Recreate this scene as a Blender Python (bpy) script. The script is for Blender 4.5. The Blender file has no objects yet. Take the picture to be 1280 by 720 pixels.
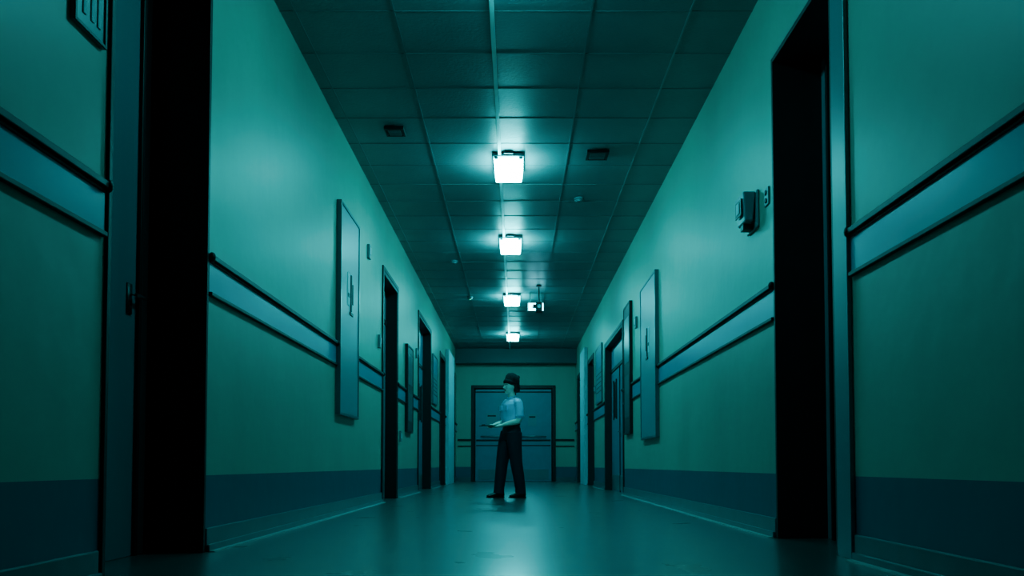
import bpy, bmesh, math, random
from mathutils import Vector, Matrix, kdtree
random.seed(4)
S=bpy.context.scene
COL=S.collection
XW=1.72; ZC=3.78; YE=23.0; YB=-3.0; TH=0.42; CAMZ=0.48

# ---------------------------------------------------------------- materials
def mat(name,col,rough=0.5,metal=0.0,var=0.12,nscale=6.0,bump=0.0,bscale=60,spec=0.5,emit=None,estr=0,stretch=(1,1,1)):
    m=bpy.data.materials.new(name); m.use_nodes=True
    nt=m.node_tree; N=nt.nodes; L=nt.links
    b=N['Principled BSDF']
    tc=N.new('ShaderNodeTexCoord'); mp=N.new('ShaderNodeMapping'); mp.inputs['Scale'].default_value=stretch
    L.new(tc.outputs['Object'],mp.inputs['Vector'])
    nz=N.new('ShaderNodeTexNoise'); nz.inputs['Scale'].default_value=nscale; nz.inputs['Detail'].default_value=5
    L.new(mp.outputs['Vector'],nz.inputs['Vector'])
    mx=N.new('ShaderNodeMix'); mx.data_type='RGBA'
    mx.inputs[6].default_value=(*[c*(1-var) for c in col],1)
    mx.inputs[7].default_value=(*[min(1,c*(1+var)) for c in col],1)
    L.new(nz.outputs['Fac'],mx.inputs[0]); L.new(mx.outputs[2],b.inputs['Base Color'])
    b.inputs['Roughness'].default_value=rough; b.inputs['Metallic'].default_value=metal
    b.inputs['Specular IOR Level'].default_value=spec
    if bump>0:
        n2=N.new('ShaderNodeTexNoise'); n2.inputs['Scale'].default_value=bscale; n2.inputs['Detail'].default_value=4
        L.new(mp.outputs['Vector'],n2.inputs['Vector'])
        bp=N.new('ShaderNodeBump'); bp.inputs['Strength'].default_value=bump; bp.inputs['Distance'].default_value=0.02
        L.new(n2.outputs['Fac'],bp.inputs['Height']); L.new(bp.outputs['Normal'],b.inputs['Normal'])
    if emit:
        b.inputs['Emission Color'].default_value=(*emit,1); b.inputs['Emission Strength'].default_value=estr
    return m

def wall_material():
    m=bpy.data.materials.new('painted_wall'); m.use_nodes=True
    nt=m.node_tree; N=nt.nodes; L=nt.links; b=N['Principled BSDF']
    g=N.new('ShaderNodeNewGeometry'); sp=N.new('ShaderNodeSeparateXYZ'); L.new(g.outputs['Position'],sp.inputs[0])
    mr=N.new('ShaderNodeMath'); mr.operation='DIVIDE'; mr.inputs[1].default_value=4.0; L.new(sp.outputs['Z'],mr.inputs[0])
    cr=N.new('ShaderNodeValToRGB'); cr.color_ramp.interpolation='CONSTANT'
    e=cr.color_ramp.elements; e[0].position=0; e[0].color=(.004,.10,.15,1); e[1].position=.42/4; e[1].color=(.005,.36,.285,1)
    L.new(mr.outputs[0],cr.inputs[0])
    mp=N.new('ShaderNodeMapping'); mp.inputs['Scale'].default_value=(1,1,.3); L.new(g.outputs['Position'],mp.inputs['Vector'])
    nz=N.new('ShaderNodeTexNoise'); nz.inputs['Scale'].default_value=1.6; nz.inputs['Detail'].default_value=5; L.new(mp.outputs[0],nz.inputs['Vector'])
    r2=N.new('ShaderNodeMapRange'); r2.inputs[1].default_value=.3; r2.inputs[2].default_value=.7; r2.inputs[3].default_value=.88; r2.inputs[4].default_value=1.06
    L.new(nz.outputs['Fac'],r2.inputs[0])
    vm=N.new('ShaderNodeVectorMath'); vm.operation='SCALE'; L.new(cr.outputs[0],vm.inputs[0]); L.new(r2.outputs[0],vm.inputs['Scale'])
    L.new(vm.outputs[0],b.inputs['Base Color'])
    r3=N.new('ShaderNodeMapRange'); r3.inputs[3].default_value=.40; r3.inputs[4].default_value=.5; L.new(nz.outputs['Fac'],r3.inputs[0]); L.new(r3.outputs[0],b.inputs['Roughness'])
    b.inputs['Specular IOR Level'].default_value=.32
    n2=N.new('ShaderNodeTexNoise'); n2.inputs['Scale'].default_value=5; L.new(g.outputs['Position'],n2.inputs['Vector'])
    bp=N.new('ShaderNodeBump'); bp.inputs['Strength'].default_value=.12; bp.inputs['Distance'].default_value=.03; L.new(n2.outputs['Fac'],bp.inputs['Height']); L.new(bp.outputs[0],b.inputs['Normal'])
    return m

def floor_material():
    m=bpy.data.materials.new('vinyl_floor'); m.use_nodes=True
    nt=m.node_tree; N=nt.nodes; L=nt.links; b=N['Principled BSDF']
    g=N.new('ShaderNodeNewGeometry')
    nz=N.new('ShaderNodeTexNoise'); nz.inputs['Scale'].default_value=2; nz.inputs['Detail'].default_value=8; L.new(g.outputs['Position'],nz.inputs['Vector'])
    mx=N.new('ShaderNodeMix'); mx.data_type='RGBA'; mx.inputs[6].default_value=(.004,.060,.058,1); mx.inputs[7].default_value=(.006,.080,.080,1)
    L.new(nz.outputs['Fac'],mx.inputs[0]); L.new(mx.outputs[2],b.inputs['Base Color'])
    r3=N.new('ShaderNodeMapRange'); r3.inputs[1].default_value=.3; r3.inputs[2].default_value=.7; r3.inputs[3].default_value=.27; r3.inputs[4].default_value=.31; L.new(nz.outputs['Fac'],r3.inputs[0]); L.new(r3.outputs[0],b.inputs['Roughness'])
    b.inputs['Specular IOR Level'].default_value=1.0
    b.inputs['Coat Weight'].default_value=1.0; b.inputs['Coat Roughness'].default_value=.28
    n2=N.new('ShaderNodeTexNoise'); n2.inputs['Scale'].default_value=1.5; n2.inputs['Detail'].default_value=1; L.new(g.outputs['Position'],n2.inputs['Vector'])
    bp=N.new('ShaderNodeBump'); bp.inputs['Strength'].default_value=.05; bp.inputs['Distance'].default_value=.03; L.new(n2.outputs['Fac'],bp.inputs['Height']); L.new(bp.outputs[0],b.inputs['Normal'])
    return m

M_wall=wall_material(); M_floor=floor_material()
M_ceil=mat('ceiling_tile',(.007,.19,.20),.40,var=.25,nscale=2.2,bump=.15,bscale=40)
M_tbar=mat('ceiling_tbar',(.007,.15,.16),.4)
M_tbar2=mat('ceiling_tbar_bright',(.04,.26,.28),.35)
M_trunk=mat('white_trunking',(.25,.85,.85),.3)
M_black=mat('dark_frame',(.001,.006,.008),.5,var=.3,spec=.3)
M_jamb_lit=mat('dark_jamb_lit',(.001,.020,.024),.5,var=.3,spec=.3)  # right-hand jambs: dark colour lifted so they look slightly lit
M_rail=mat('dark_rail',(.001,.008,.011),.45,var=.3,spec=.3)
M_band=mat('blue_band',(.006,.23,.34),.32,var=.12,nscale=3)
M_base=mat('baseboard_vinyl',(.004,.10,.12),.3,var=.3)
M_edge=mat('floor_edge_strip',(.03,.40,.40),.35,var=.6,nscale=9)
M_door=mat('door_paint',(.004,.16,.19),.4,var=.15,stretch=(1,1,.1))
M_doorb=mat('door_paint_blue',(.008,.20,.28),.35,var=.15)
M_light_strip=mat('painted_light_strip',(.05,.60,.68),.4)  # pale colour standing in for strips of light on the far walls
M_metal=mat('brushed_metal',(.06,.33,.36),.35,metal=.8)
M_panel=mat('notice_panel',(.008,.22,.26),.4,var=.1,nscale=2)
M_paper=mat('paper',(.20,.65,.70),.7)
M_dark=mat('dark_print',(.002,.02,.025),.5)
M_beam=mat('beam_paint',(.004,.06,.07),.5)
M_plas=mat('grey_plastic',(.012,.18,.20),.4)
M_glass=mat('dark_glass',(.01,.03,.035),.08)
LCOL=(.035,.91,.97)
M_emit=mat('lit_diffuser',(.8,.95,.95),.4,emit=LCOL,estr=84)
M_emit_dim=mat('lit_diffuser_dimmed',(.8,.95,.95),.4,emit=LCOL,estr=54)  # near lamp above the view, dimmed to keep the near walls dark
M_sign=mat('lit_sign',(.3,.9,.9),.4,emit=(.15,.85,1.0),estr=20)
M_green=mat('green_led',(.05,.6,.35),.4,emit=(.02,.9,.4),estr=1.5)

# ---------------------------------------------------------------- mesh helpers
class MB:
    def __init__(s): s.v=[]; s.f=[]; s.mi=[]; s.mats=[]
    def m(s,mt):
        if mt not in s.mats: s.mats.append(mt)
        return s.mats.index(mt)
    def box(s,x0,x1,y0,y1,z0,z1,mt,taper=0,tz='bottom'):
        i=len(s.v); t=taper
        a=t if tz=='bottom' else 0; b=t if tz=='top' else 0
        s.v+=[(x0+a,y0+a,z0),(x1-a,y0+a,z0),(x1-a,y1-a,z0),(x0+a,y1-a,z0),(x0+b,y0+b,z1),(x1-b,y0+b,z1),(x1-b,y1-b,z1),(x0+b,y1-b,z1)]
        s.f+=[[i+k for k in q] for q in ((0,3,2,1),(4,5,6,7),(0,1,5,4),(1,2,6,5),(2,3,7,6),(3,0,4,7))]
        s.mi+=[s.m(mt)]*6; return s
    def tube(s,pts,radii,mt,ref=(1,0,0),n=14,round_ends=False):
        P=[Vector(p) for p in pts]; R=[(r,r) if not isinstance(r,tuple) else r for r in radii]
        if round_ends:
            t0=(P[0]-P[1]).normalized(); t1=(P[-1]-P[-2]).normalized(); r0=min(R[0]); r1=min(R[-1])
            q0=[(P[0]+t0*r0*math.sin(a),(R[0][0]*math.cos(a),R[0][1]*math.cos(a))) for a in (1.3,.8,.4)]
            q1=[(P[-1]+t1*r1*math.sin(a),(R[-1][0]*math.cos(a),R[-1][1]*math.cos(a))) for a in (.4,.8,1.3)]
            P=[q[0] for q in q0]+P+[q[0] for q in q1]; R=[q[1] for q in q0]+R+[q[1] for q in q1]
        base=len(s.v); k=s.m(mt)
        for j,p in enumerate(P):
            t=(P[min(j+1,len(P)-1)]-P[max(j-1,0)]).normalized(); r=Vector(ref)
            a=r-t*r.dot(t)
            if a.length<.05: r=Vector((0,1,0)) if abs(t.y)<.9 else Vector((0,0,1)); a=r-t*r.dot(t)
            a.normalize(); b=t.cross(a)
            for q in range(n):
                th=2*math.pi*q/n; s.v.append(tuple(p+a*R[j][0]*math.cos(th)+b*R[j][1]*math.sin(th)))
        for j in range(len(P)-1):
            for q in range(n):
                s.f.append([base+j*n+q,base+j*n+(q+1)%n,base+(j+1)*n+(q+1)%n,base+(j+1)*n+q]); s.mi.append(k)
        s.f.append([base+q for q in range(n)][::-1]); s.mi.append(k)
        s.f.append([base+(len(P)-1)*n+q for q in range(n)]); s.mi.append(k)
        return s
    def ell(s,c,r,mt,nu=18,nv=12,rot=None):
        base=len(s.v); k=s.m(mt); c=Vector(c)
        for j in range(1,nv):
            ph=math.pi*j/nv
            for q in range(nu):
                th=2*math.pi*q/nu
                p=Vector((r[0]*math.sin(ph)*math.cos(th),r[1]*math.sin(ph)*math.sin(th),r[2]*math.cos(ph)))
                if rot: p=rot@p
                s.v.append(tuple(c+p))
        t=Vector((0,0,r[2])); 
        if rot: t=rot@t
        it=len(s.v); s.v.append(tuple(c+t)); ib=len(s.v); s.v.append(tuple(c-t))
        for j in range(nv-2):
            for q in range(nu):
                s.f.append([base+j*nu+q,base+(j+1)*nu+q,base+(j+1)*nu+(q+1)%nu,base+j*nu+(q+1)%nu]); s.mi.append(k)
        for q in range(nu):
            s.f.append([it,base+q,base+(q+1)%nu]); s.mi.append(k)
            s.f.append([ib,base+(nv-2)*nu+(q+1)%nu,base+(nv-2)*nu+q]); s.mi.append(k)
        return s
    def make(s,name,parent=None,bevel=0,smooth=False,subd=0):
        me=bpy.data.meshes.new(name); me.from_pydata(s.v,[],s.f)
        for mt in s.mats: me.materials.append(mt)
        for p,i in zip(me.polygons,s.mi): p.material_index=i; p.use_smooth=smooth
        me.update(); o=bpy.data.objects.new(name,me); COL.objects.link(o)
        if parent: o.parent=parent
        if bevel:
            b=o.modifiers.new('Bevel','BEVEL'); b.width=bevel; b.segments=2; b.limit_method='ANGLE'
        if subd:
            q=o.modifiers.new('Sub','SUBSURF'); q.levels=subd; q.render_levels=subd
        return o
def empty(name,loc=(0,0,0)):
    e=bpy.data.objects.new(name,None); e.location=loc; e.empty_display_size=.1; COL.objects.link(e); return e

# ---------------------------------------------------------------- shell
LEFT=[(3.31,4.41,3.35,.32,'a'),(10.24,11.47,3.0,.16,'a'),(14.0,16.0,3.15,.16,'b'),(18.0,19.2,3.0,.14,'a'),(21.3,22.3,3.0,.14,'a')]
RIGHT=[(4.25,5.26,3.19,.32,'a'),(12.75,15.3,2.75,.12,'b'),(17.6,18.9,2.9,.14,'a'),(21.1,22.2,2.9,.14,'a')]
def side_wall(name,sg,ops):
    w=MB()
    def bx(y0,y1,z0,z1):
        a,b=sorted((sg*XW,sg*(XW+TH))); w.box(a,b,y0,y1,z0,z1,M_wall)
    y=YB
    for o in ops:
        bx(y,o[0],0,ZC); bx(o[0],o[1],o[2],ZC); y=o[1]
    bx(y,YE,0,ZC)
    return w.make(name)
side_wall('wall_left',-1,LEFT); side_wall('wall_right',1,RIGHT)
f=MB(); f.box(-XW-TH,XW+TH,YB-.2,YE+.4,-.1,0,M_floor); f.make('floor')
c=MB(); c.box(-XW-TH,XW+TH,YB-.2,YE+.4,ZC,ZC+.1,M_ceil); c.make('ceiling')
EDX0,EDX1,EDZ=-1.2,1.05,2.68
w=MB(); w.box(-XW-TH,EDX0,YE,YE+.4,0,ZC,M_wall); w.box(EDX1,XW+TH,YE,YE+.4,0,ZC,M_wall); w.box(EDX0,EDX1,YE,YE+.4,EDZ,ZC,M_wall); w.make('wall_end')
w=MB(); w.box(-XW-TH,XW+TH,YB-.2,YB,0,ZC,M_wall); w.make('wall_back')
w=MB(); w.box(-XW,XW,22.55,23.0,3.36,ZC,M_beam); w.make('trim_1',bevel=.01)
g=MB()
x=-.17-2*.72
while x<XW:
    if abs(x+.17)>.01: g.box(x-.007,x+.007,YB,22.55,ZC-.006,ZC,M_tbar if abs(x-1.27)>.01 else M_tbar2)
    x+=.72
y=YB+.3
while y<22.5:
    g.box(-XW,XW,y-.005,y+.005,ZC-.004,ZC,M_tbar); y+=.6
g.make('trim_2')
g=MB(); g.box(-.192,-.158,YB,22.5,ZC-.035,ZC-.006,M_trunk); g.make('cable_trunking',bevel=.004)
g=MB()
g.box(-XW,-XW+.09,19.35,21.1,0,3.3,M_light_strip); g.box(XW-.09,XW,19.1,20.3,0,3.3,M_light_strip)
g.make('trim_7',bevel=.01)  # added pilasters, pale so they pass for bright light on the walls

PAN_L=(7.58,8.51); PAN_R=(9.56,10.75)
def segs(ops,extra=[]):
    cuts=sorted([(o[0]-(.20 if (o[3]>.2 and o[0]>4) else .02),o[1]+.02) for o in ops]+extra); y=YB; out=[]
    for a,b in cuts: out.append((y,a)); y=b
    out.append((y,YE)); return [s for s in out if s[1]-s[0]>.05]
def runs(sg,ops,extra,zu,zl,lit_span):
    rl=MB(); bd=MB(); bs=MB(); ed=MB()
    def b(m,d0,d1,y0,y1,z0,z1,mt):
        a,c=sorted((sg*(XW-d0),sg*(XW-d1))); m.box(a,c,y0,y1,z0,z1,mt)
    for y0,y1 in segs(ops,extra+[lit_span]):
        b(rl,0,.032,y0,y1,zu-.014,zu+.016,M_rail); b(rl,0,.018,y0,y1,zu-.03,zu-.019,M_rail)
        b(rl,0,.025,y0,y1,zl-.011,zl+.011,M_rail)
        b(bd,0,.008,y0,y1,zl+.011,zu-.014,M_band)
        for ye in (y0,y1):
            if YB+.1<ye<YE-.1: rl.ell((sg*(XW-.022),ye,zu),(.022,.02,.028),M_rail,12,8)
    for y0,y1 in segs(ops,[lit_span]):
        b(bs,0,.015,y0,y1,0,.13,M_base); b(bs,0,.03,y0,y1,0,.04,M_base)
        b(ed,.03,.06,y0,y1,0,.006,M_edge)
    rl.make('guard_rail',bevel=.004); bd.make('trim_%d'%(3 if sg<0 else 4)); bs.make('baseboard_'+('left' if sg<0 else 'right'),bevel=.006)
    ed.make('trim_%d'%(5 if sg<0 else 6))
runs(-1,LEFT,[PAN_L],1.64,1.435,(19.35,21.1)); runs(1,RIGHT,[PAN_R],1.67,1.45,(19.1,20.3))
r=MB()
for a,b_ in ((-XW+.045,EDX0-.09),(EDX1+.09,XW-.045)):
    r.box(a,b_,YE-.04,YE,1.17,1.22,M_rail); r.box(a,b_,YE-.03,YE,1.0,1.03,M_rail)
r.make('guard_rail',bevel=.004)
bs=MB(); bs.box(-XW+.04,EDX0-.09,YE-.02,YE,0,.13,M_base); bs.box(EDX1+.09,XW-.04,YE-.02,YE,0,.13,M_base); bs.make('baseboard_end')

# ---------------------------------------------------------------- doors
dn=[0]
def door(sg,o):
    y0,y1,zt,rc,kind=o; dn[0]+=1
    e=empty('door_%d'%dn[0],(sg*XW,(y0+y1)/2,0)); cy=(y0+y1)/2
    def X(d0,d1): return sorted((sg*d0,sg*d1))
    fr=MB(); t=.03 if rc>.2 else .05
    def b(m,d0,d1,a,c_,z0,z1,mt):
        x0,x1=X(d0,d1); m.box(x0,x1,a-cy,c_-cy,z0,z1,mt)
    JM=M_black if sg<0 else M_jamb_lit  # jamb shade is put into the colour, deeper on the left
    b(fr,-.015,rc,y1-t,y1,0,zt,JM); b(fr,-.015,rc,y0,y0+t,0,zt,JM); b(fr,-.015,rc,y0+t,y1-t,zt-t,zt,JM)
    if rc<.2:
        b(fr,-.02,0,y1,y1+.05,0,zt+.05,M_rail); b(fr,-.02,0,y0-.05,y0,0,zt+.05,M_rail); b(fr,-.02,0,y0,y1,zt,zt+.05,M_rail)
    elif sg>0:
        b(fr,-.02,0,y0-.17,y0,0,zt+.1,M_door); b(fr,-.024,0,y0-.185,y0-.17,0,zt+.1,M_panel)
    fr.make('frame',e,bevel=.004)
    lf=MB(); md=M_door if kind=='a' else M_doorb
    tr=zt-.75 if zt>3.1 else zt-.5
    if rc>.2:
        b(lf,rc-.01,rc+.05,y0+t,y1-t,0,zt-t,md)
        b(lf,rc-.03,rc-.01,y1-t-.14,y1-t-.11,.0,zt-t,M_black)
        b(lf,rc-.025,rc-.01,y0+t,y0+t+.03,0,zt-t,M_black)
    else:
        b(lf,rc-.01,rc+.04,y0+t,y1-t,0,zt-t,md)
        b(lf,rc-.03,rc-.01,y0+t,y1-t,tr-.03,tr+.03,M_black)
        if kind=='b':
            b(lf,rc-.025,rc-.01,cy-.02,cy+.02,0,tr,M_black)
            for s_ in (-1,1):
                q=cy+s_*(y1-y0)/4
                b(lf,rc-.02,rc-.01,q-.18,q+.18,1.35,2.0,M_glass)
                b(lf,rc-.03,rc-.01,q-.22,q-.18,1.31,2.04,M_black); b(lf,rc-.03,rc-.01,q+.18,q+.22,1.31,2.04,M_black)
        else:
            b(lf,rc-.02,rc-.01,cy-.15,cy+.15,1.4,2.0,M_glass)
        b(lf,rc-.018,rc-.01,y0+t+.05,y1-t-.05,.03,.3,M_metal)
    lf.make('leaf',e,bevel=.004)
    h=MB(); hy=(y0+t+.12-cy) if kind=='a' else -.1
    zh=1.06; hm_=M_plas
    if rc>.2: hy=(y0+.62-cy)
    if rc>.2 and sg<0: zh=1.37; hy=.30; hm_=M_dark
    b(h,rc-.018,rc-.01,cy+hy-.025,cy+hy+.025,zh-.10,zh+.06,hm_)
    xh=sg*(rc-.05); h.tube([(sg*(rc-.015),hy,zh),(xh,hy,zh),(xh,hy+.09,zh)],[.010]*3,hm_,n=10)
    h.make('handle',e,smooth=True)
for o in LEFT: door(-1,o)
for o in RIGHT: door(1,o)
e=empty('door_%d'%(dn[0]+1),(0,YE,0))
fr=MB()
fr.box(EDX0-.09,EDX0,-.03,.1,0,EDZ+.09,M_rail); fr.box(EDX1,EDX1+.09,-.03,.1,0,EDZ+.09,M_rail); fr.box(EDX0,EDX1,-.03,.1,EDZ,EDZ+.09,M_rail); fr.make('frame',e,bevel=.005)
cx=(EDX0+EDX1)/2+.06
for nm,a,b_ in (('leaf_1',EDX0+.03,cx-.015),('leaf_2',cx+.015,EDX1-.03)):
    l=MB(); l.box(a,b_,.06,.11,.01,EDZ-.02,M_doorb)
    l.box(a+.02,b_-.02,.05,.06,1.02,1.05,M_rail); l.box(a+.02,b_-.02,.045,.06,1.16,1.21,M_rail)
    l.box(a,b_,.05,.06,EDZ-.12,EDZ-.08,M_rail)
    l.box(a+.08,b_-.08,.053,.06,.05,.35,M_door); l.make(nm,e,bevel=.004)
h=MB(); 
for a,b_ in ((EDX0+.2,cx-.15),(cx+.15,EDX1-.2)):
    h.tube([(a,.05,1.30),(a,.0,1.30),(b_,.0,1.30),(b_,.05,1.30)],[.018]*4,M_metal,n=10,ref=(0,0,1))
h.make('push_bars',e,smooth=True)
s=MB()
for qx,qz,w_,hh in ((-.85,1.55,.3,.42),(-.45,1.6,.22,.3),(.35,1.6,.24,.34)): s.box(qx,qx+w_,.052,.06,qz,qz+hh,M_panel); s.box(qx+.03,qx+w_-.03,.049,.052,qz+hh-.1,qz+hh-.06,M_rail)
s.make('notices',e)
bk=MB(); bk.box(EDX0,EDX1,.12,.38,0,EDZ,M_black); bk.make('backing',e)

# ---------------------------------------------------------------- ceiling lights
def fixture(y,em,x=-.08):
    e=empty('ceiling_light',(x,y,ZC))
    h=MB(); h.box(-.165,.165,-.03,.50,-.045,-.008,M_plas); h.box(-.05,.05,-.07,-.03,-.03,-.008,M_dark); h.make('housing',e,bevel=.006)
    d=MB(); d.box(-.155,.155,0,.46,-.16,-.045,em,taper=.012); d.make('diffuser',e,bevel=.012)
    k=MB(); 
    for yy in (-.008,.46): k.box(-.15,-.11,yy,yy+.008,-.07,-.045,M_metal); k.box(.11,.15,yy,yy+.008,-.07,-.045,M_metal)
    k.make('clips',e)
for y,em in ((4.7,M_emit_dim),(8.35,M_emit),(11.4,M_emit),(15.3,M_emit),(19.8,M_emit)): fixture(y,em)

def grille(x,y,w_,name):
    e=MB(); e.box(-w_/2,w_/2,-w_/2,w_/2,-.03,-.008,M_dark)
    for i in range(5):
        q=-w_/2+.02+i*(w_-.04)/4.4
        e.box(-w_/2+.015,w_/2-.015,q,q+.012,-.042,-.03,M_plas)
    for a,b_,c_,d_ in ((-w_/2-.02,-w_/2,-w_/2-.02,w_/2+.02),(w_/2,w_/2+.02,-w_/2-.02,w_/2+.02),(-w_/2,w_/2,-w_/2-.02,-w_/2),(-w_/2,w_/2,w_/2,w_/2+.02)): e.box(a,b_,c_,d_,-.038,-.008,M_rail)
    o=e.make(name,bevel=.002); o.location=(x,y,ZC)
grille(-1.19,7.75,.15,'ceiling_vent'); grille(.86,8.35,.19,'ceiling_vent')
def detector(x,y,led=M_dark):
    e=MB(); e.tube([(0,0,-.008),(0,0,-.03),(0,0,-.035),(0,0,-.055),(0,0,-.06)],[.06,.06,.045,.04,.025],M_plas,n=20); e.ell((0,-.03,-.058),(.012,.012,.012),led,8,6)
    o=e.make('smoke_detector',smooth=False); o.location=(x,y,ZC)
detector(.78,9.76); detector(-1.0,12.8); detector(-.9,15.6,M_green)

e=empty('hanging_exit_sign',(.24,15.2,ZC))
s=MB(); s.box(-.02,.30,-.02,.02,-.37,-.2,M_plas); s.make('body',e,bevel=.006)
s=MB(); s.box(0,.28,-.026,-.02,-.355,-.215,M_sign); s.make('face',e)
s=MB(); 
for xx in (.03,.25): s.tube([(xx,0,-.2),(xx,0,-.004)],[.006,.006],M_rail,n=8)
s.make('rods',e)
s=MB(); s.box(.06,.13,-.03,-.026,-.30,-.28,M_dark); s.box(.16,.19,-.03,-.026,-.34,-.23,M_dark); s.make('pictogram',e)
e=empty('security_camera',(.42,14.6,ZC))
s=MB(); s.tube([(0,0,-.008),(0,0,-.03)],[.05,.05],M_dark,n=16); s.tube([(0,0,-.03),(0,0,-.34)],[.012,.012],M_dark,n=8)
s.box(-.06,.06,-.14,.08,-.50,-.34,M_dark); s.box(-.11,-.06,-.05,.05,-.42,-.36,M_dark); s.tube([(0,-.14,-.42),(0,-.17,-.42)],[.035,.038],M_metal,n=14); s.make('body',e,bevel=.003)

# ---------------------------------------------------------------- wall items
def wall_panel(sg,y0,y1,z0,z1,name,mt,mode='board',th=.04):
    cy=(y0+y1)/2; e=MB(); L_=y1-y0
    def b(d0,d1,a,c_,q0,q1,m):
        x0,x1=sorted((-sg*d0,-sg*d1)); e.box(x0,x1,a,c_,q0,q1,m)
    b(0,th,-L_/2,L_/2,0,z1-z0,mt)
    fw=.02
    for a,c_,q0,q1 in ((-L_/2-.01,-L_/2+fw,-.01,z1-z0+.01),(L_/2-fw,L_/2+.01,-.01,z1-z0+.01),(-L_/2+fw,L_/2-fw,-.01,fw),(-L_/2+fw,L_/2-fw,z1-z0-fw,z1-z0+.01)):
        b(0,th+.008,a,c_,q0,q1,M_base if mode!='dark' else M_rail)
    if mode=='board':
        h=z1-z0
        b(th,th+.004,-.14,-.02,h*.54,h*.70,M_paper); b(th+.004,th+.008,-.12,-.05,h*.58,h*.60,M_dark)
        b(th,th+.010,.02,.06,h*.52,h*.70,M_dark); b(th,th+.010,.09,.13,h*.56,h*.66,M_dark); b(th,th+.010,-.02,.12,h*.5,h*.515,M_dark)
    if mode=='poster':
        h=z1-z0
        b(th,th+.004,-L_/2+.06,L_/2-.06,h*.62,h*.93,M_band)
        for k in range(5): b(th,th+.004,-L_/2+.06,L_/2-.1-.05*(k%2),h*(.5-.08*k),h*(.5-.08*k)+.02,M_dark)
    if mode=='dark':
        h=z1-z0
        b(th,th+.004,-L_/2+.08,L_/2-.08,h*.55,h*.9,M_base); b(th,th+.004,-L_/2+.08,L_/2-.08,h*.12,h*.45,M_beam)
    o=e.make(name,bevel=.003); o.location=(sg*XW,cy,z0); return o
wall_panel(-1,7.6,8.49,.97,3.02,'notice_board',M_panel)
wall_panel(1,9.58,10.73,.82,2.83,'notice_board',M_panel)
wall_panel(1,11.75,12.4,.95,2.9,'framed_poster',M_dark,'dark')
wall_panel(-1,12.35,13.0,1.0,2.35,'framed_poster',M_dark,'dark')
wall_panel(-1,16.3,17.2,1.75,2.75,'framed_poster',M_panel,'poster',.025)
wall_panel(1,15.8,16.9,1.75,2.9,'framed_poster',M_panel,'poster',.025)
e=empty('wall_dispenser',(XW,5.72,2.18))
s=MB(); s.box(-.02,0,-.14,.12,-.02,.25,M_plas); s.box(-.11,-.02,-.12,.10,.03,.24,M_panel,taper=.015); s.make('case',e,bevel=.012)
s=MB(); s.box(-.118,-.11,-.085,.06,.08,.2,M_dark); s.box(-.124,-.118,-.05,.02,.1,.18,M_paper); s.box(-.09,-.02,-.04,.03,-.015,.03,M_dark); s.make('lens',e,bevel=.004)
e=MB(); e.box(-.012,0,-.045,.045,-.06,.06,M_plas); e.tube([(-.012,0,.027),(-.02,0,.027)],[.018,.018],M_dark,n=14); e.tube([(-.012,0,-.027),(-.02,0,-.027)],[.018,.018],M_dark,n=14)
o=e.make('call_button',bevel=.003); o.location=(XW,5.4,2.31)
e=MB(); e.box(0,.015,-.12,.12,-.17,.17,M_door)
for a,b_,c_,d_ in ((-.12,-.105,-.17,.17),(.105,.12,-.17,.17),(-.105,.105,-.17,-.155),(-.105,.105,.155,.17)): e.box(.015,.022,a,b_,c_,d_,M_dark)
for a,c_,d_ in ((-.06,-.11,.12),(.0,-.11,.05),(.05,-.11,.09)): e.box(.015,.02,a,a+.025,c_,d_,M_paper)
e.box(.015,.02,-.06,.0,-.01,.015,M_paper)
o=e.make('room_number_sign',bevel=.002); o.location=(-XW,3.14,2.37)
def small(sg,y,z,name):
    e=MB(); a,b_=sorted((0,-sg*.03)); e.box(a,b_,-.05,.05,-.08,.08,M_plas); a,b_=sorted((-sg*.03,-sg*.036)); e.box(a,b_,-.03,.03,-.03,.05,M_paper)
    o=e.make(name,bevel=.004); o.location=(sg*XW,y,z)
small(-1,9.95,2.02,'light_switch'); small(1,11.3,2.5,'door_sign'); small(-1,13.7,2.4,'door_sign'); small(-1,11.8,.9,'light_switch'); small(1,17.2,2.1,'door_sign'); small(-1,9.2,2.95,'door_sign')

# ---------------------------------------------------------------- person
T_sk=mat('skin',(.95,.72,.64),.5,var=.03); T_sh=mat('light_blue_shirt',(.16,.66,1.0),.7,var=.08,bump=.2,bscale=25)
T_tr=mat('navy_trousers',(.003,.006,.020),.75,var=.2,bump=.2,bscale=20); T_hr=mat('dark_hair',(.004,.004,.005),.5,var=.4,nscale=60,bump=.6,bscale=90)
T_cap=mat('dark_knit',(.003,.004,.008),.85,var=.3,bump=.5,bscale=120,stretch=(1,1,.3))
T_lip=mat('lips',(.45,.2,.18),.45); T_shoe=mat('black_leather',(.006,.007,.009),.3); T_eye=mat('eye_white',(.8,.8,.8),.3)
P=empty('standing_person',(-.07,11.7,0)); ANG=math.radians(180+30)
P.rotation_euler=(0,0,ANG)
B=MB()
B.tube([(0,0,.84),(0,0,.93),(-.005,0,1.0),(0,0,1.065)],[(.108,.148),(.130,.182),(.120,.170),(.104,.150)],T_tr,n=28)
B.tube([(0,.085,.95),(.0,.09,.82),(-.01,.095,.68),(-.03,.098,.50),(-.065,.1,.33),(-.095,.102,.14),(-.10,.102,.055)],[(.122,.094),(.118,.092),(.106,.087),(.092,.080),(.086,.076),(.078,.072),(.080,.074)],T_tr,n=22)
B.tube([(.0,-.085,.95),(.035,-.09,.82),(.07,-.095,.68),(.10,-.098,.50),(.12,-.1,.33),(.145,-.102,.14),(.15,-.102,.055)],[(.122,.094),(.118,.092),(.106,.087),(.092,.080),(.086,.076),(.078,.072),(.080,.074)],T_tr,n=22)
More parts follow.
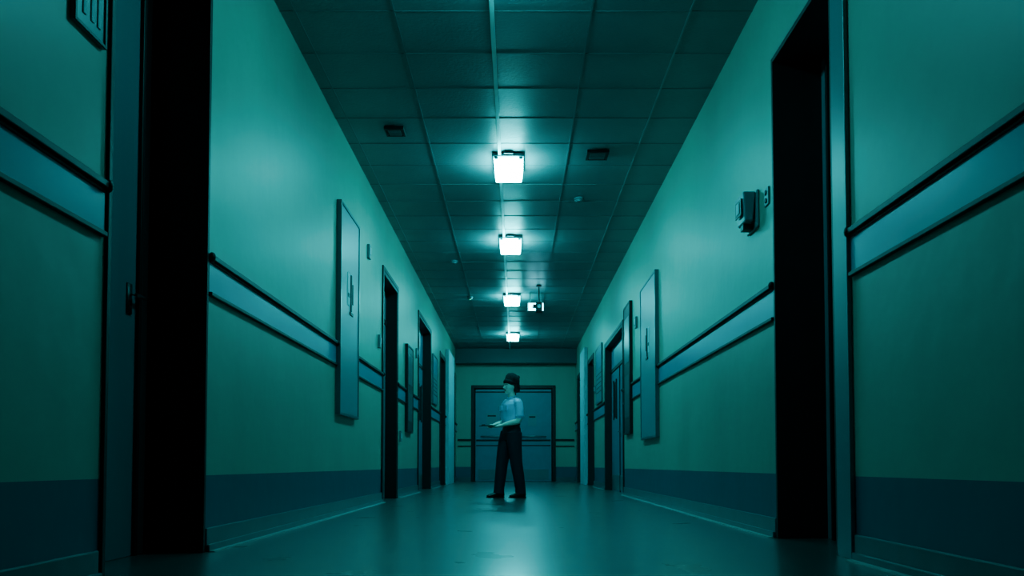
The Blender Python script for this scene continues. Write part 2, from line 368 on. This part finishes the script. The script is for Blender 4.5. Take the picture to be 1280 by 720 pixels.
B.tube([(0,0,1.055),(0,0,1.10),(-.005,0,1.18),(.0,0,1.27),(-.005,0,1.35),(-.012,0,1.405),(-.012,0,1.44),(-.008,0,1.462)],[(.108,.152),(.130,.168),(.134,.172),(.136,.182),(.130,.188),(.106,.172),(.07,.11),(.055,.06)],T_sh,n=28,ref=(1,0,0))
for sv in (1,-1):
    B.tube([(-.012,sv*.15,1.405),(-.012,sv*.192,1.375),(-.015,sv*.215,1.28),(-.012,sv*.222,1.19)],[(.057,.052),(.064,.058),(.062,.056),(.064,.058)],T_sh,n=18,round_ends=True)
    B.tube([(-.012,sv*.218,1.22),(-.005,sv*.22,1.14),(.02,sv*.213,1.105),(.08,sv*.195,1.09),(.16,sv*.168,1.07),(.225,sv*.147,1.052)],[.042,.043,.043,.041,.033,.025],T_sk,n=16,ref=(0,1,0))
    B.tube([(.21,sv*.150,1.055),(.245,sv*.142,1.043),(.285,sv*.133,1.034),(.315,sv*.125,1.030)],[(.02,.026),(.019,.035),(.017,.042),(.014,.038)],T_sk,n=14,ref=(0,0,1))
    for k,(uu,ln) in enumerate(((.272,.058),(.292,.068),(.312,.072),(.332,.064))):
        v0=.125-k*.002
        B.tube([(uu-.006,sv*(v0+.012),1.030),(uu,sv*(v0-ln*.35),1.0225),(uu+.003,sv*(v0-ln*.7),1.0225),(uu+.004,sv*(v0-ln),1.026)],[.0095,.0088,.0082,.0072],T_sk,n=10,round_ends=True)
    B.tube([(.235,sv*.138,1.052),(.262,sv*.122,1.064),(.285,sv*.104,1.066),(.302,sv*.09,1.062)],[.012,.011,.0095,.0085],T_sk,n=10,round_ends=True)
B.tube([(-.012,0,1.43),(-.006,0,1.48),(.004,0,1.53),(.012,0,1.57)],[(.060,.062),(.055,.055),(.053,.051),(.054,.052)],T_sk,n=20)
B.ell((.012,0,1.635),(.098,.077,.098),T_sk,26,18)
B.ell((.048,0,1.575),(.058,.054,.068),T_sk,22,14)
B.ell((.084,0,1.53),(.02,.022,.018),T_sk,12,8)
B.ell((.080,0,1.66),(.03,.045,.03),T_sk,14,10)
B.tube([(.100,0,1.648),(.114,0,1.625),(.126,0,1.605),(.114,0,1.594)],[.008,.010,.014,.012],T_sk,n=10,round_ends=True)
for sv in (1,-1):
    B.ell((.076,sv*.035,1.602),(.022,.02,.02),T_sk,12,8)
    B.ell((.008,sv*.077,1.615),(.017,.009,.03),T_sk,12,10)
B.ell((.101,0,1.571),(.012,.023,.006),T_lip,12,8); B.ell((.100,0,1.561),(.011,.020,.006),T_lip,12,8)
src=B.make('body_src')
rm=src.modifiers.new('R','REMESH'); rm.mode='VOXEL'; rm.voxel_size=.0052
sm=src.modifiers.new('S','SMOOTH'); sm.factor=.5; sm.iterations=3
dg=bpy.context.evaluated_depsgraph_get(); me=bpy.data.meshes.new_from_object(src.evaluated_get(dg))
sp_=src.data
samples=[]
for p in sp_.polygons:
    vs=[sp_.vertices[i].co for i in p.vertices]
    samples.append((p.center.copy(),p.material_index))
    if len(vs)>4: continue
    for a in (.15,.5,.85):
        for b_ in (.15,.5,.85):
            if len(vs)==4: q=vs[0].lerp(vs[1],a).lerp(vs[3].lerp(vs[2],a),b_)
            else: q=vs[0].lerp(vs[1],a).lerp(vs[2],b_)
            samples.append((q,p.material_index))
kd=kdtree.KDTree(len(samples))
for i,(q,_) in enumerate(samples): kd.insert(q,i)
kd.balance()
me.materials.clear()
for mt in B.mats: me.materials.append(mt)
for p in me.polygons:
    c0=p.center; idx=kd.find(c0)[1]; k=samples[idx][1]
    if 1.0<c0.z<1.5 and abs(c0.x)<.15 and abs(c0.y)<.14:
        k=B.mats.index(T_tr) if c0.z<1.062 else (B.mats.index(T_sh) if c0.z<1.455 else B.mats.index(T_sk))
    p.material_index=k; p.use_smooth=True
body=bpy.data.objects.new('body',me); COL.objects.link(body); body.parent=P
bpy.data.objects.remove(src,do_unlink=True)
d=MB()
d.tube([(0,0,1.045),(0,0,1.05),(0,0,1.075),(0,0,1.08)],[(.106,.152),(.116,.162),(.122,.166),(.112,.156)],T_shoe,n=28)
d.box(.114,.126,-.022,.022,1.047,1.078,M_metal); d.make('belt',P,smooth=False)
d=MB()
for sv in (1,-1):
    d.tube([(.055,sv*.012,1.445),(.035,sv*.045,1.465),(-.01,sv*.06,1.475),(-.05,sv*.045,1.48),(-.063,sv*.004,1.482)],[(.006,.016)]*5,T_sh,n=10,ref=(1,0,0))
    d.tube([(-.013,sv*.2205,1.20),(-.012,sv*.2225,1.178)],[(.067,.061),(.068,.062)],T_sh,n=20)
    d.box(-.035,.012,sv*.155-.035,sv*.155+.035,1.438,1.446,T_tr)
    d.box(.124,.137,sv*.075-.035,sv*.075+.035,1.27,1.34,T_sh)
d.make('collar_and_cuffs',P,bevel=.002,smooth=False)
d=MB()
for ax,sv in ((-.10,1),(.15,-1)):
    v=sv*.102
    d.tube([(ax-.062,v,.045),(ax-.04,v,.05),(ax+.02,v,.052),(ax+.08,v+sv*.006,.04),(ax+.14,v+sv*.01,.033),(ax+.175,v+sv*.01,.028)],[(.030,.028),(.042,.036),(.046,.038),(.034,.043),(.025,.043),(.018,.030)],T_shoe,n=18,ref=(0,0,1),round_ends=True)
    d.box(ax-.075,ax-.005,v-.034,v+.034,0,.022,T_shoe); d.box(ax-.005,ax+.185,v+sv*.006-.042,v+sv*.006+.042,0,.014,T_shoe)
d.make('shoes',P,bevel=.006,smooth=True)
d=MB()
for sv in (1,-1):
    d.ell((.091,sv*.031,1.632),(.012,.013,.009),T_eye,14,10); d.ell((.0995,sv*.032,1.632),(.005,.006,.006),T_shoe,10,8)
    d.tube([(.106,sv*.012,1.650),(.104,sv*.03,1.656),(.089,sv*.05,1.649)],[.004,.0045,.003],T_hr,n=8,round_ends=True)
d.make('eyes_and_brows',P,smooth=True)
hsrc=MB()
hsrc.ell((-.008,0,1.650),(.108,.090,.088),T_hr,26,16)
hsrc.ell((-.048,0,1.61),(.068,.084,.074),T_hr,22,14)
for i in range(70):
    a=random.uniform(-1,1); z_=random.uniform(1.57,1.66)
    dv=Vector((-math.cos(a*1.6),math.sin(a*1.6),0)); st=Vector((-.026+dv.x*.088,dv.y*.082,z_))
    hsrc.tube([st,st+dv*.014+Vector((0,0,-.012)),st+dv*.014+Vector((0,0,-.03))],[.011,.010,.004],T_hr,n=7,round_ends=True)
hs=hsrc.make('hair_src'); rm=hs.modifiers.new('R','REMESH'); rm.mode='VOXEL'; rm.voxel_size=.005
bpy.context.view_layer.update()
dg=bpy.context.evaluated_depsgraph_get(); hm=bpy.data.meshes.new_from_object(hs.evaluated_get(dg))
bm=bmesh.new(); bm.from_mesh(hm)
bmesh.ops.delete(bm,geom=[v for v in bm.verts if (v.co.x>.058 and v.co.z<1.69) or (v.co.x>.015 and v.co.z<1.64) or v.co.z<1.54],context='VERTS')
bm.to_mesh(hm); bm.free(); hm.materials.clear(); hm.materials.append(T_hr)
for p in hm.polygons: p.use_smooth=True; p.material_index=0
ho=bpy.data.objects.new('hair',hm); COL.objects.link(ho); ho.parent=P
bpy.data.objects.remove(hs,do_unlink=True)
d=MB()
d.tube([(.004,0,1.656),(.003,0,1.664),(.000,0,1.680),(-.003,0,1.692),(-.005,0,1.697)],[(.108,.090),(.118,.100),(.121,.103),(.118,.100),(.106,.09)],T_cap,n=30)
d.tube([(-.004,0,1.688),(-.016,0,1.705),(-.036,0,1.723),(-.062,0,1.741),(-.094,0,1.757),(-.118,0,1.772)],[(.116,.098),(.126,.108),(.128,.110),(.106,.098),(.068,.062),(.028,.026)],T_cap,n=30,round_ends=True)
d.make('knit_cap',P,smooth=True)
K=empty('clipboard',(-.07,11.7,0)); K.rotation_euler=(0,0,ANG)
d=MB(); d.box(.245,.47,-.115,.115,1.036,1.046,T_shoe); d.make('board',K,bevel=.003)
d=MB(); d.box(.27,.45,-.08,.08,1.046,1.050,T_tr); d.box(.455,.468,-.04,.04,1.046,1.06,M_rail); d.make('clip_and_sheets',K,bevel=.001)

# ---------------------------------------------------------------- world + camera
W=bpy.data.worlds.new('World'); S.world=W; W.use_nodes=True
W.node_tree.nodes['Background'].inputs[0].default_value=(.0,.01,.012,1)
cam=bpy.data.cameras.new('Camera'); co=bpy.data.objects.new('Camera',cam); COL.objects.link(co)
PIT=2.2
co.location=(0,0,CAMZ); co.rotation_euler=(math.radians(90+PIT),0,0)
cam.sensor_width=36; cam.lens=28.125; cam.clip_start=.05
cam.shift_x=-5/1280; cam.shift_y=(221-38.4)/1280
S.camera=co
